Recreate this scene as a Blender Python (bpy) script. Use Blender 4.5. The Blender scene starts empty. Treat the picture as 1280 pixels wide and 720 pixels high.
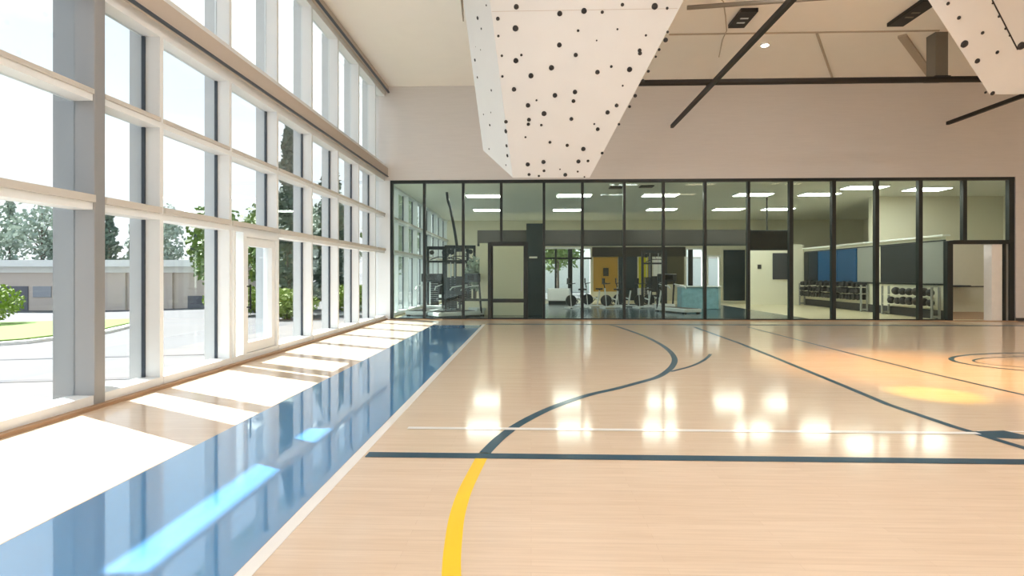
import bpy, bmesh, math, random
from mathutils import Vector, Matrix
S = bpy.context.scene
COL = S.collection
rnd = random.Random(7)

# ------------------------------------------------------------------ materials
def new_mat(name):
    m = bpy.data.materials.new(name); m.use_nodes = True
    nt = m.node_tree
    for n in list(nt.nodes): nt.nodes.remove(n)
    out = nt.nodes.new('ShaderNodeOutputMaterial')
    return m, nt, out

def pmat(name, color, rough=0.6, metal=0.0, var=0.06, scale=6.0, spec=0.5, coat=0.0, coat_rough=0.05, emit=None, emit_s=0.0, stretch=(1,1,1), bump=0.0):
    m, nt, out = new_mat(name)
    b = nt.nodes.new('ShaderNodeBsdfPrincipled')
    nt.links.new(b.outputs[0], out.inputs[0])
    tc = nt.nodes.new('ShaderNodeTexCoord'); mp = nt.nodes.new('ShaderNodeMapping')
    mp.inputs['Scale'].default_value = stretch
    nt.links.new(tc.outputs['Object'], mp.inputs[0])
    no = nt.nodes.new('ShaderNodeTexNoise'); no.inputs['Scale'].default_value = scale; no.inputs['Detail'].default_value = 4
    nt.links.new(mp.outputs[0], no.inputs['Vector'])
    mx = nt.nodes.new('ShaderNodeMix'); mx.data_type = 'RGBA'
    c = color
    mx.inputs['A'].default_value = (*[max(0, v*(1-var)) for v in c], 1)
    mx.inputs['B'].default_value = (*[min(1, v*(1+var)) for v in c], 1)
    nt.links.new(no.outputs['Fac'], mx.inputs['Factor'])
    nt.links.new(mx.outputs['Result'], b.inputs['Base Color'])
    b.inputs['Roughness'].default_value = rough
    b.inputs['Metallic'].default_value = metal
    b.inputs['Specular IOR Level'].default_value = spec
    b.inputs['Coat Weight'].default_value = coat
    b.inputs['Coat Roughness'].default_value = coat_rough
    if emit:
        b.inputs['Emission Color'].default_value = (*emit, 1); b.inputs['Emission Strength'].default_value = emit_s
    if bump:
        bp = nt.nodes.new('ShaderNodeBump'); bp.inputs['Strength'].default_value = bump; bp.inputs['Distance'].default_value = 0.01
        nt.links.new(no.outputs['Fac'], bp.inputs['Height']); nt.links.new(bp.outputs[0], b.inputs['Normal'])
    return m

def glass_mat(name, tint, ior=1.5, floor_refl=0.0, gloss=(1,1,1)):
    m, nt, out = new_mat(name)
    tr = nt.nodes.new('ShaderNodeBsdfTransparent'); tr.inputs[0].default_value = (*tint, 1)
    gl = nt.nodes.new('ShaderNodeBsdfGlossy'); gl.inputs['Roughness'].default_value = 0.0; gl.inputs['Color'].default_value = (*gloss, 1)
    fr = nt.nodes.new('ShaderNodeFresnel'); 
    ge = nt.nodes.new('ShaderNodeNewGeometry'); mi = nt.nodes.new('ShaderNodeMix'); mi.inputs['A'].default_value = ior; mi.inputs['B'].default_value = 1/ior
    nt.links.new(ge.outputs['Backfacing'], mi.inputs['Factor']); nt.links.new(mi.outputs['Result'], fr.inputs['IOR'])   # same reflectance on both faces of a pane
    ad = nt.nodes.new('ShaderNodeMath'); ad.operation = 'MULTIPLY_ADD'; ad.inputs[1].default_value = 1.0; ad.inputs[2].default_value = floor_refl
    ad.use_clamp = True
    nt.links.new(fr.outputs[0], ad.inputs[0])
    mx = nt.nodes.new('ShaderNodeMixShader')
    nt.links.new(ad.outputs[0], mx.inputs[0]); nt.links.new(tr.outputs[0], mx.inputs[1]); nt.links.new(gl.outputs[0], mx.inputs[2])
    nt.links.new(mx.outputs[0], out.inputs[0])
    return m

def wood_floor():
    m, nt, out = new_mat('maple_floor')
    b = nt.nodes.new('ShaderNodeBsdfPrincipled'); nt.links.new(b.outputs[0], out.inputs[0])
    tc = nt.nodes.new('ShaderNodeTexCoord')
    br = nt.nodes.new('ShaderNodeTexBrick')
    br.inputs['Scale'].default_value = 1.0; br.inputs['Brick Width'].default_value = 1.3; br.inputs['Row Height'].default_value = 0.06
    br.inputs['Mortar Size'].default_value = 0.0008; br.inputs['Bias'].default_value = 0.0
    br.inputs['Color1'].default_value = (0.72, 0.565, 0.42, 1); br.inputs['Color2'].default_value = (0.76, 0.61, 0.465, 1)
    br.inputs['Mortar'].default_value = (0.62, 0.46, 0.33, 1)
    nt.links.new(tc.outputs['Object'], br.inputs['Vector'])
    mp = nt.nodes.new('ShaderNodeMapping'); mp.inputs['Scale'].default_value = (1.2, 22, 1)
    nt.links.new(tc.outputs['Object'], mp.inputs[0])
    no = nt.nodes.new('ShaderNodeTexNoise'); no.inputs['Scale'].default_value = 2.0; no.inputs['Detail'].default_value = 6
    nt.links.new(mp.outputs[0], no.inputs['Vector'])
    mx = nt.nodes.new('ShaderNodeMix'); mx.data_type = 'RGBA'; mx.blend_type = 'MULTIPLY'; mx.inputs['Factor'].default_value = 0.35
    rp = nt.nodes.new('ShaderNodeValToRGB'); rp.color_ramp.elements[0].position = .35; rp.color_ramp.elements[0].color = (.8, .76, .72, 1); rp.color_ramp.elements[1].position = .6; rp.color_ramp.elements[1].color = (1, 1, 1, 1)
    nt.links.new(no.outputs['Fac'], rp.inputs[0])
    nt.links.new(br.outputs['Color'], mx.inputs['A']); nt.links.new(rp.outputs[0], mx.inputs['B'])
    nt.links.new(mx.outputs['Result'], b.inputs['Base Color'])
    b.inputs['Roughness'].default_value = 0.45; b.inputs['Specular IOR Level'].default_value = 0.2
    b.inputs['Coat Weight'].default_value = 0.85; b.inputs['Coat Roughness'].default_value = 0.11; b.inputs['Coat IOR'].default_value = 1.6
    return m

M = {}
M['floor'] = wood_floor()
M['blue'] = pmat('blue_court_paint', (0.04, 0.25, 0.56), .35, coat=1.0, coat_rough=.045, spec=.5, var=.03)
M['blue'].node_tree.nodes['Principled BSDF'].inputs['Coat IOR'].default_value = 2.8
M['navy'] = pmat('navy_line_paint', (0.006, 0.055, 0.10), .4, coat=.25, coat_rough=.08, spec=.3)
M['yellow'] = pmat('yellow_line_paint', (0.93, 0.60, 0.0), .4, coat=.3, coat_rough=.1, var=.02)
M['white_paint'] = pmat('white_line_paint', (0.86, 0.85, 0.83), .4, coat=.6, coat_rough=.07, var=.02)
M['wall'] = pmat('warm_grey_plaster', (0.71, 0.69, 0.68), .85, var=.05, scale=3, stretch=(.6, 1, 9), spec=.2)
M['ceiling'] = pmat('cream_ceiling_paint', (0.88, 0.85, 0.80), .9, var=.02, scale=2, spec=.1)
M['rib'] = pmat('ceiling_rib_paint', (0.46, 0.40, 0.32), .8)
M['frame'] = pmat('pale_aluminium', (0.78, 0.82, 0.84), .45, var=.02)
M['rail'] = pmat('beige_aluminium', (0.58, 0.56, 0.52), .5, var=.03)
M['beam'] = pmat('taupe_beam_paint', (0.52, 0.46, 0.40), .6, var=.03)
M['pillar'] = pmat('brushed_grey_pillar', (0.30, 0.31, 0.32), .4, metal=.2, var=.04, stretch=(1, 1, .1))
M['fin'] = pmat('blue_grey_fin', (0.55, 0.58, 0.60), .5)
M['gasket'] = pmat('dark_gasket', (0.04, 0.055, 0.075), .5)
M['sill'] = pmat('brown_wood_trim', (0.38, 0.24, 0.14), .5, stretch=(8, 1, 1))
M['win'] = glass_mat('clear_window_glass', (0.96, 0.98, 0.98), 1.35)
M['glass'] = glass_mat('green_tinted_glass', (0.93, 0.98, 0.94), 1.32, .0, (.6, .68, .70))
M['black'] = pmat('black_metal', (0.012, 0.018, 0.018), .4)
M['track'] = pmat('black_track', (0.012, 0.01, 0.009), .5)
M['climb'] = pmat('white_plywood_panel', (0.75, 0.76, 0.76), .65, var=.03, scale=2)
M['hold'] = pmat('black_resin', (0.022, 0.02, 0.02), .5, bump=.6, scale=30)
M['soffit'] = pmat('white_soffit', (0.85, 0.85, 0.86), .8)
M['pave'] = pmat('pale_concrete', (0.125, 0.125, 0.13), .9, var=.14, scale=.5)
M['pave2'] = pmat('grey_joint_concrete', (0.08, 0.08, 0.09), .9)
M['grass'] = pmat('lawn', (0.13, 0.22, 0.03), .9, var=.35, scale=3)
M['bush'] = pmat('bright_shrub_leaves', (0.20, 0.29, 0.03), .7, var=.4, scale=4)
M['leafgreen'] = pmat('light_tree_leaves', (0.16, 0.24, 0.06), .7, var=.4, scale=2)
M['leafdark'] = pmat('dark_conifer_needles', (0.08, 0.12, 0.09), .8, var=.4, scale=2)
M['leafgrey'] = pmat('grey_green_leaves', (0.27, 0.33, 0.27), .8, var=.4, scale=2)
M['bark'] = pmat('bark', (0.13, 0.10, 0.08), .9, var=.3, stretch=(1, 1, .2))
M['bbeige'] = pmat('beige_stucco', (0.66, 0.56, 0.50), .9, var=.06, scale=1)
M['bwhite'] = pmat('white_roof_fascia', (0.85, 0.84, 0.82), .8)
M['bdark'] = pmat('dark_grey_shutter', (0.16, 0.16, 0.19), .7)
M['bglass'] = pmat('grey_window', (0.35, 0.36, 0.40), .3)
m_, nt_, out_ = new_mat('white_canopy_fabric')
df_ = nt_.nodes.new('ShaderNodeBsdfDiffuse'); df_.inputs[0].default_value = (.86, .86, .87, 1)
tl_ = nt_.nodes.new('ShaderNodeBsdfTranslucent'); tl_.inputs[0].default_value = (.86, .87, .90, 1)
ms_ = nt_.nodes.new('ShaderNodeMixShader'); ms_.inputs[0].default_value = .24
nt_.links.new(df_.outputs[0], ms_.inputs[1]); nt_.links.new(tl_.outputs[0], ms_.inputs[2]); nt_.links.new(ms_.outputs[0], out_.inputs[0])
M['canopy'] = m_
# fitness room
M['fceil'] = pmat('pale_green_grey_ceiling', (0.80, 0.82, 0.76), .9, var=.04)
M['cream'] = pmat('cream_wall_paint', (0.78, 0.745, 0.61), .8, var=.03)
M['ffloor'] = pmat('cream_vinyl', (0.66, 0.58, 0.40), .3, var=.05)
M['rubber'] = pmat('dark_blue_rubber', (0.035, 0.065, 0.085), .18, var=.2)
M['fascia'] = pmat('dark_taupe_bulkhead', (0.05, 0.047, 0.04), .7)
M['base'] = pmat('grey_baseboard', (0.05, 0.052, 0.06), .6)
M['slate'] = pmat('slate_panel', (0.014, 0.02, 0.025), .5)
M['bluepanel'] = pmat('blue_padded_vinyl', (0.002, 0.07, 0.19), .5)
M['navypanel'] = pmat('navy_padded_vinyl', (0.004, 0.014, 0.03), .5)
M['greypanel'] = pmat('grey_green_panel', (0.30, 0.31, 0.29), .5)
M['ypanel'] = pmat('ochre_wall_panel', (0.50, 0.29, 0.05), .7)
M['lime'] = pmat('lime_yellow_panel', (0.60, 0.55, 0.02), .7)
M['bluegrey'] = pmat('blue_grey_wall', (0.025, 0.045, 0.06), .6)
M['machine'] = pmat('black_machine_steel', (0.015, 0.022, 0.027), .35)
M['silver'] = pmat('silver_machine_plastic', (0.62, 0.66, 0.68), .35)
M['vinyl'] = pmat('black_vinyl', (0.02, 0.02, 0.022), .5)
M['paleblue'] = pmat('pale_blue_laminate', (0.22, 0.42, 0.50), .3, var=.35, scale=7)
M['white'] = pmat('white_laminate', (0.90, 0.90, 0.89), .5)
M['screen'] = pmat('black_screen', (0.006, 0.007, 0.007), .15)
M['lamp'] = pmat('fitness_lamp_diffuser', (.9, .9, .9), .5, emit=(1.0, 1.0, .93), emit_s=14)
M['gymfill'] = pmat('gym_fill_diffuser', (.9, .9, .9), .5, emit=(1.0, .97, .93), emit_s=18)  # glow of the added gym fill panels
M['gymfill_warm'] = pmat('warm_gym_fill_diffuser', (.9, .9, .9), .5, emit=(1.0, .74, .48), emit_s=11)
M['spot'] = pmat('downlight_lens', (.9, .9, .9), .5, emit=(1.0, .95, .85), emit_s=12)
M['duct'] = pmat('grey_duct_metal', (0.20, 0.175, 0.14), .6)
M['olive'] = pmat('olive_panel', (.10, .095, .06), .7)
M['pot'] = pmat('grey_planter', (0.25, 0.25, 0.24), .6)

# ------------------------------------------------------------------ helpers
def B(): return bmesh.new()
def box(bm, x0, x1, y0, y1, z0, z1):
    vs = [bm.verts.new(p) for p in ((x0,y0,z0),(x1,y0,z0),(x1,y1,z0),(x0,y1,z0),(x0,y0,z1),(x1,y0,z1),(x1,y1,z1),(x0,y1,z1))]
    for f in ((0,3,2,1),(4,5,6,7),(0,1,5,4),(1,2,6,5),(2,3,7,6),(3,0,4,7)):
        bm.faces.new([vs[i] for i in f])
    return bm
def tube(bm, p0, p1, r0, r1=None, seg=10):
    r1 = r0 if r1 is None else r1
    p0, p1 = Vector(p0), Vector(p1); d = p1 - p0
    q = d.to_track_quat('Z', 'Y').to_matrix().to_4x4()
    bmesh.ops.create_cone(bm, cap_ends=True, segments=seg, radius1=r0, radius2=max(r1, 1e-4), depth=d.length, matrix=Matrix.Translation((p0+p1)/2) @ q)
    return bm
def ball(bm, c, r, sub=2, sc=(1,1,1)):
    bmesh.ops.create_icosphere(bm, subdivisions=sub, radius=r, matrix=Matrix.Translation(c) @ Matrix.Diagonal((*sc, 1)))
    return bm
def path_tube(bm, pts, r, seg=8):
    for a, b in zip(pts, pts[1:]): tube(bm, a, b, r, seg=seg)
    return bm
def prism(bm, pts, axis, a0, a1):
    """pts 2D outline extruded along axis (0,1,2)"""
    def mk(p, a):
        v = [0,0,0]; o = [i for i in range(3) if i != axis]
        v[o[0]], v[o[1]] = p; v[axis] = a; return bm.verts.new(v)
    lo = [mk(p, a0) for p in pts]; hi = [mk(p, a1) for p in pts]
    bm.faces.new(lo); bm.faces.new(hi[::-1])
    n = len(pts)
    for i in range(n): bm.faces.new([lo[i], hi[i], hi[(i+1)%n], lo[(i+1)%n]])
    return bm
def obj(name, bm, m, parent=None, bevel=0.0, smooth=False, kind=None, loc=None):
    bmesh.ops.recalc_face_normals(bm, faces=bm.faces)
    if loc is not None: bmesh.ops.translate(bm, verts=bm.verts, vec=-Vector(loc))
    me = bpy.data.meshes.new(name); bm.to_mesh(me); bm.free()
    me.materials.append(M[m] if isinstance(m, str) else m)
    if smooth:
        for p in me.polygons: p.use_smooth = True
    o = bpy.data.objects.new(name, me); COL.objects.link(o)
    if loc is not None: o.location = loc
    if parent is not None: o.parent = parent
    if bevel:
        md = o.modifiers.new('bevel', 'BEVEL'); md.width = bevel; md.segments = 2; md.limit_method = 'ANGLE'
    if kind: o['kind'] = kind
    return o
def tag(o, label, cat, group=None):
    o['label'] = label; o['category'] = cat
    if group: o['group'] = group
    return o
def thing(name, label, cat, loc=(0,0,0), rz=0, group=None):
    o = bpy.data.objects.new(name, None); COL.objects.link(o); o.location = loc; o.rotation_euler = (0,0,rz)
    o.empty_display_size = .1
    return tag(o, label, cat, group)
def struct(name, bm, m, parent=None, **k):
    return obj(name, bm, m, parent, kind='structure' if parent is None else None, **k)
def sempty(name, loc=(0,0,0)):
    o = bpy.data.objects.new(name, None); COL.objects.link(o); o.location = loc; o['kind'] = 'structure'; return o
def dup(root, loc, rz, label, group=None):
    r = root.copy(); COL.objects.link(r); r.location = loc; r.rotation_euler = (0,0,rz); r['label'] = label
    if group: r['group'] = group
    for ch in list(root.children):
        c = ch.copy(); COL.objects.link(c); c.parent = r
        for g in list(ch.children):
            d = g.copy(); COL.objects.link(d); d.parent = c
    return r

XW = -4.62      # inner plane of the left window wall
YB = 17.6       # glass partition
ZC = 7.35
# ------------------------------------------------------------------ gym shell
floor = struct('floor', box(B(), -4.95, 22, -9, 17.9, -.2, 0), 'floor')
ceil = struct('ceiling', box(B(), -4.95, 22, -9, 17.9, ZC, ZC+.25), 'ceiling')
bm = B(); box(bm, -4.95, 22, YB-.06, 17.9, 4.39, ZC); box(bm, 14.72, 22, YB-.06, 17.9, 0, 4.39)
struct('wall_back', bm, 'wall')
struct('wall_right', box(B(), 22, 22.2, -9, 17.9, 0, ZC), 'wall')
struct('wall_front', box(B(), -4.95, 22, -9.2, -9, 0, ZC), 'wall')
struct('baseboard_back', box(B(), 14.72, 22, YB-.08, YB-.06, 0, .1), 'base')
struct('trim_1', box(B(), -4.98, -4.52, -9, YB-.06, 4.52, 4.78), 'beam')
struct('trim_2', box(B(), -4.55, -4.50, -9, YB-.06, 4.50, 4.525), 'gasket')
bm = B(); box(bm, -4.98, -4.50, -9, YB-.06, 7.19, ZC)
struct('trim_3', bm, 'beam')
struct('trim_4', box(B(), -4.52, -4.47, -9, YB-.06, 7.15, 7.19), 'gasket')
struct('trim_5', box(B(), -4.62, -4.53, -9, YB-.06, 0, .035), 'sill')
struct('trim_6', box(B(), -4.45, 14.7, YB-.17, YB-.07, 0, .02), 'sill')
struct('wall_left', box(B(), -4.98, -4.9, -9, 31, 7.35, 7.6), 'beam')

# ------------------------------------------------------------------ left window wall
def bay(n, y0, y1, z0=.035, door=False, upper=True, far_mullion=True):
    """y0,y1 : clear opening; the mullion stands beyond y1"""
    r = sempty('window_%d' % n, (XW, (y0+y1)/2, 0))
    P = dict(loc=(0,0,0)); off = Vector((XW, (y0+y1)/2, 0))
    def part(name, bm, m, **k):
        bmesh.ops.translate(bm, verts=bm.verts, vec=-off)
        return obj(name, bm, m, r, **k)
    xg = -4.82
    mw = .07
    top = 7.19 if upper else 4.40
    if far_mullion:
        part('mullion', box(B(), xg-.03, XW, y1, y1+mw, z0, top), 'frame')
        if upper: part('fin', box(B(), xg-.19, xg-.035, y1+.005, y1+mw-.005, -.1, top), 'fin')
        part('gasket', box(B(), xg-.02, xg+.02, y1-.022, y1, z0, 4.40), 'gasket')
    part('sill', box(B(), xg-.04, XW+.01, y0, y1, z0, .13), 'frame')
    if not door:
        part('pane', box(B(), xg-.006, xg+.006, y0, y1, .13, 2.09), 'win')
    bm = B(); box(bm, xg-.06, XW+.035, y0, y1, 2.17, 2.245); 
    t = part('transom', bm, 'rail'); 
    part('transom', box(B(), xg-.04, XW+.0, y0, y1, 2.09, 2.168), 'frame')
    part('pane', box(B(), xg-.006, xg+.006, y0, y1, 2.245, 3.24), 'win')
    part('transom', box(B(), xg-.04, XW-.0, y0, y1, 3.24, 3.31), 'frame')
    part('transom', box(B(), xg-.04, XW+.02, y0, y1, 3.312, 3.36), 'rail')
    part('pane', box(B(), xg-.006, xg+.006, y0, y1, 3.36, 4.37), 'win')
    part('transom', box(B(), xg-.04, XW, y0, y1, 4.37, 4.52), 'frame')
    if upper:
        part('transom', box(B(), xg-.04, XW, y0, y1, 4.78, 4.92), 'frame')
        part('pane', box(B(), xg-.006, xg+.006, y0, y1, 4.92, 7.05), 'win')
        part('transom', box(B(), xg-.04, XW, y0, y1, 7.05, 7.19), 'frame')
    return r
grid = [6.85 + 1.605*k for k in range(-9, 7)]
ys = sorted(grid)
n = 1
edges = []
for a in [g for g in grid if g < 5.2]: edges.append(a)
prev = -9.0
ms = [g for g in grid if g < 5.0]
for g in ms:
    bay(n, prev, g-.035); prev = g+.035; n += 1
bay(n, prev, 5.75, far_mullion=False); n += 1; 
prev = 5.90
door_bay = None
for g in [g for g in grid if g > 6.0]:
    isdoor = abs(g - 10.06) < .1
    b = bay(n, prev, g-.035, door=isdoor)
    if isdoor: door_bay = (prev, g-.035)
    prev = g+.035; n += 1
bay(n, prev, YB-.07, far_mullion=False); n += 1
prev = 17.9
for k in range(8):
    g = 19.35 + 1.6*k
    bay(n, prev, g-.035, upper=False); prev = g+.035; n += 1
bay(n, prev, 31.9, upper=False, far_mullion=False); n += 1
bm = B(); box(bm, -5.06, -4.60, 5.75, 5.90, 0, 7.19); struct('pillar', bm, 'pillar', bevel=.01)
struct('pillar_shadow_blocker', box(B(), -5.06, -5.02, 5.90, 6.38, -.1, 7.19), 'pillar')  # hidden slab added outside to widen the pillar's shadow
struct('trim_7', box(B(), -4.98, -4.4, YB-.06, 17.9, 0, 4.39), 'frame')

# glazed door in the window wall
d = sempty('door_1', (XW, 9.2, 0))
y0, y1 = door_bay
def dp(name, bm, m, parent=d, **k):
    if parent is d: bmesh.ops.translate(bm, verts=bm.verts, vec=(-XW, -9.2, 0))
    else: bmesh.ops.translate(bm, verts=bm.verts, vec=(-XW, -9.2, 0))
    return obj(name, bm, m, parent, **k)
bm = B(); box(bm, -4.84, -4.58, y0, y0+.05, .13, 2.09); box(bm, -4.84, -4.58, y0+.28, y0+.38, .13, 2.09); box(bm, -4.84, -4.58, y1-.07, y1, .13, 2.09); box(bm, -4.84, -4.58, y0+.38, y1-.07, 2.02, 2.09)
dp('door_frame', bm, 'frame')
dp('side_light', box(B(), -4.826, -4.814, y0+.05, y0+.28, .13, 2.09), 'win')
bm = B(); box(bm, -4.76, -4.62, y0+.385, y0+.50, .14, 2.015); box(bm, -4.76, -4.62, y1-.19, y1-.075, .14, 2.015); box(bm, -4.76, -4.62, y0+.5, y1-.19, .14, .30); box(bm, -4.76, -4.62, y0+.5, y1-.19, 1.88, 2.015)
leaf = dp('door_leaf', bm, 'frame')
dp('door_pane', box(B(), -4.70, -4.69, y0+.5, y1-.19, .30, 1.88), 'win')
bm = B(); tube(bm, (-4.55, y0+.44, .85), (-4.55, y0+.44, 1.25), .014); tube(bm, (-4.62, y0+.44, .88), (-4.55, y0+.44, .88), .01); tube(bm, (-4.62, y0+.44, 1.22), (-4.55, y0+.44, 1.22), .01)
dp('door_handle', bm, 'black')

# roof canopy outside; its unseen outer rim and slot are shaped to cut sunlight
def sheet(bm, x0, x1, y0, y1, z):
    bm.faces.new([bm.verts.new(p) for p in ((x0,y0,z),(x1,y0,z),(x1,y1,z),(x0,y1,z))])
bm = B(); sheet(bm, -10.39, -4.98, -12, 32, 8.62)
struct('roof_canopy', bm, 'canopy')     # tensioned white fabric, one skin thick
bm = B(); box(bm, -10.41, -10.39, -12, 32, 8.6, 8.65)
box(bm, -10.67, -10.39, -12, 7.3, 8.6, 8.65); box(bm, -10.67, -10.39, 9.8, 32, 8.6, 8.65)
box(bm, -11.3, -10.67, -12, 32, 8.6, 8.65)
struct('sun_cut_rim', bm, 'soffit')  # unseen rim added to block sun; its slot leaves a bright band
struct('roof_slab', box(B(), -4.98, 22.2, -12, 32, 8.3, 8.6), 'soffit')
struct('wall_top', box(B(), -4.98, -4.92, -9, 32, 7.6, 8.3), 'soffit')

# ------------------------------------------------------------------ court markings (paint on the floor)
def ribbon(pts, w, z0=.0006, z1=.002, w_fn=None):
    bm = B(); pts = [Vector((*p, 0)) for p in pts]; rows = []
    for i, p in enumerate(pts):
        t = (pts[min(i+1, len(pts)-1)] - pts[max(i-1, 0)]).normalized(); nrm = Vector((-t.y, t.x, 0))
        ww = w_fn(i/(len(pts)-1)) if w_fn else w
        a, b = p + nrm*ww/2, p - nrm*ww/2
        rows.append([bm.verts.new((a.x, a.y, z1)), bm.verts.new((b.x, b.y, z1))])
    for r0, r1 in zip(rows, rows[1:]): bm.faces.new([r0[0], r1[0], r1[1], r0[1]])
    return bm
def catmull(P, n=8):
    out = []
    for i in range(len(P)-1):
        p0 = P[max(i-1, 0)]; p1 = P[i]; p2 = P[i+1]; p3 = P[min(i+2, len(P)-1)]
        for k in range(n):
            t = k/n
            out.append(tuple(.5*((2*p1[j]) + (-p0[j]+p2[j])*t + (2*p0[j]-5*p1[j]+4*p2[j]-p3[j])*t*t + (-p0[j]+3*p1[j]-3*p2[j]+p3[j])*t**3) for j in (0, 1)))
    out.append(P[-1]); return out
obj('painted_border', box(B(), -2.75, -1.385, -8.9, 15.6, .0005, .0022), 'blue', floor)
obj('border_line', box(B(), -1.38, -1.30, -8.9, 15.9, .0005, .0024), 'white_paint', floor)
arc = [(2.18,16.02),(2.34,15.28),(2.57,13.34),(2.62,11.76),(2.56,10.52),(2.41,9.51),(2.19,8.75),(1.95,8.17),(1.71,7.72),(1.42,7.37),(1.04,6.94),(.71,6.61),(.41,6.22),(.13,5.77),(-.11,5.27),(-.27,4.8),(-.37,4.37)]
obj('court_line', ribbon(catmull(arc[::-1]), .095), 'navy', floor)
yl = [(-.37,4.40),(-.405,3.97),(-.43,3.6),(-.43,3.24),(-.41,2.95),(-.385,2.7),(-.34,2.4),(-.27,2.1),(-.1,1.7)]
obj('court_line', ribbon(catmull(yl), .09), 'yellow', floor)['label'] = 'yellow curved court line'
obj('court_line', ribbon(catmull([(2.02,8.2),(2.38,8.6),(2.71,9.09),(2.99,9.62),(3.18,10.05)]), .055), 'navy', floor)
obj('court_line', ribbon([(4.40,15.3),(4.27,11.5),(3.98,7.57),(3.86,6.2),(3.90,5.3),(4.0,4.6),(4.2,3.6)], .085), 'navy', floor)
obj('court_line', ribbon([(5.85,15.4),(5.72,10.9),(5.68,8.4),(5.75,6.7),(5.8,4)], .06), 'navy', floor)
obj('court_line', box(B(), -1.28, 14, 4.265, 4.385, .0026, .0034), 'navy', floor)
obj('court_line', box(B(), -1.13, 4.02, 5.06, 5.13, .0026, .0034), 'white_paint', floor)['label'] = 'white court line'
obj('court_line', box(B(), 4.0, 14, 5.14, 5.17, .0026, .0034), 'white_paint', floor)
obj('court_line', box(B(), -1.28, 14.2, 15.85, 16.1, .0026, .0034), 'navy', floor)
bm = B(); f = [bm.verts.new((x, y, .0036)) for x, y in [(3.96,5.15),(4.25,5.19),(4.33,5.0),(4.2,4.93),(3.95,4.95)]]; bm.faces.new(f)
obj('court_mark', bm, 'navy', floor)
bm = ribbon([(9.2 + 2.35*math.cos(t), 9.15 + 1.25*math.sin(t)) for t in [i*math.tau/60 for i in range(61)]], .075)
obj('court_circle', bm, 'navy', floor)
bm = ribbon([(9.0 + 1.85*math.cos(t), 9.2 + .75*math.sin(t)) for t in [i*math.tau/60 for i in range(61)]], .04)
obj('court_circle', bm, 'navy', floor)

# ------------------------------------------------------------------ glass partition at the back
mx = [-4.41,-3.37,-2.14,-.94,.40,1.60,2.90,4.11,5.39,6.72,8.01,9.30,10.60,11.90,13.22,14.62]
ZT = 4.39
gn = n
for i in range(len(mx)-1):
    a, b = mx[i], mx[i+1]
    w = .04 if i < 9 else .058
    r = sempty('window_%d' % gn, ((a+b)/2, YB, 0)); gn += 1
    off = Vector(((a+b)/2, YB, 0))
    def part(name, bm, m, parent=r, off=off, **k):
        bmesh.ops.translate(bm, verts=bm.verts, vec=-off); return obj(name, bm, m, parent, **k)
    w1 = (w if i+1 < 10 else .058) if i < len(mx)-2 else .10
    part('mullion', box(B(), b-w1, b+w, YB-.07, YB+.07, 2.45 if i in (2, 13) else 0, ZT), 'black')
    if i == 0: part('mullion', box(B(), a-.04, a+.04, YB-.07, YB+.07, 0, ZT), 'black')
    zb = .05
    part('top_rail', box(B(), a+.04, b-w1, YB-.07, YB+.07, ZT-.09, ZT), 'black')
    if not (i == 14 or i == 2):
        pass
    if i == 2:
        part('pane', box(B(), a+w, b-w1, YB-.006, YB+.006, 2.45, ZT-.09), 'glass')
        part('pane', box(B(), a+w, -1.36, YB-.006, YB+.006, .05, 2.45), 'glass')
        part('bottom_rail', box(B(), a+w, -1.36, YB-.05, YB+.05, 0, .05), 'black')
    elif i == 3:
        part('pane', box(B(), a+w, b-w1, YB-.006, YB+.006, 2.45, ZT-.09), 'glass')
        part('pane', box(B(), -.1, b-w1, YB-.006, YB+.006, .05, 2.45), 'glass')
        part('bottom_rail', box(B(), -.1, b-w1, YB-.05, YB+.05, 0, .05), 'black')
    elif i == 14:
        part('pane', box(B(), a+w, b-w1, YB-.006, YB+.006, 2.45, ZT-.09), 'glass')
    elif i == 13:
        part('pane', box(B(), a+w, b-w1, YB-.006, YB+.006, 2.45, ZT-.09), 'glass')
        part('pane', box(B(), a+w, 12.68, YB-.006, YB+.006, .05, 2.45), 'glass')
        part('bottom_rail', box(B(), a+w, 12.68, YB-.05, YB+.05, 0, .05), 'black')
    else:
        part('pane', box(B(), a+w, b-w1, YB-.006, YB+.006, .05, ZT-.09), 'glass')
        part('bottom_rail', box(B(), a+w, b-w1, YB-.05, YB+.05, 0, .05), 'black')
# door_2 : left glazed door
r = sempty('door_2', (-.73, YB, 0)); off = Vector((-.73, YB, 0))
def part2(name, bm, m, **k):
    bmesh.ops.translate(bm, verts=bm.verts, vec=-off); return obj(name, bm, m, r, **k)
bm = B(); box(bm, -1.36, -1.24, YB-.09, YB+.09, 0, 2.45); box(bm, -.20, -.10, YB-.09, YB+.09, 0, 2.45); box(bm, -1.24, -.20, YB-.09, YB+.09, 2.32, 2.45)
part2('door_frame', bm, 'black', bevel=.01)
bm = B(); box(bm, -1.24, -.20, YB-.03, YB+.03, .0, .06); box(bm, -1.24, -1.2, YB-.03, YB+.03, .06, 2.32); box(bm, -.24, -.20, YB-.03, YB+.03, .06, 2.32); box(bm, -1.2, -.24, YB-.03, YB+.03, .54, .62)
part2('door_leaf', bm, 'black')
part2('door_pane', box(B(), -1.2, -.24, YB-.006, YB+.006, .06, 2.32), 'glass')
bm = B(); tube(bm, (-.30, YB-.07, .9), (-.30, YB-.07, 1.3), .015); tube(bm, (-.30, YB-.07, .93), (-.30, YB, .93), .01); tube(bm, (-.30, YB-.07, 1.27), (-.30, YB, 1.27), .01)
part2('door_handle', bm, 'silver')
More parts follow.
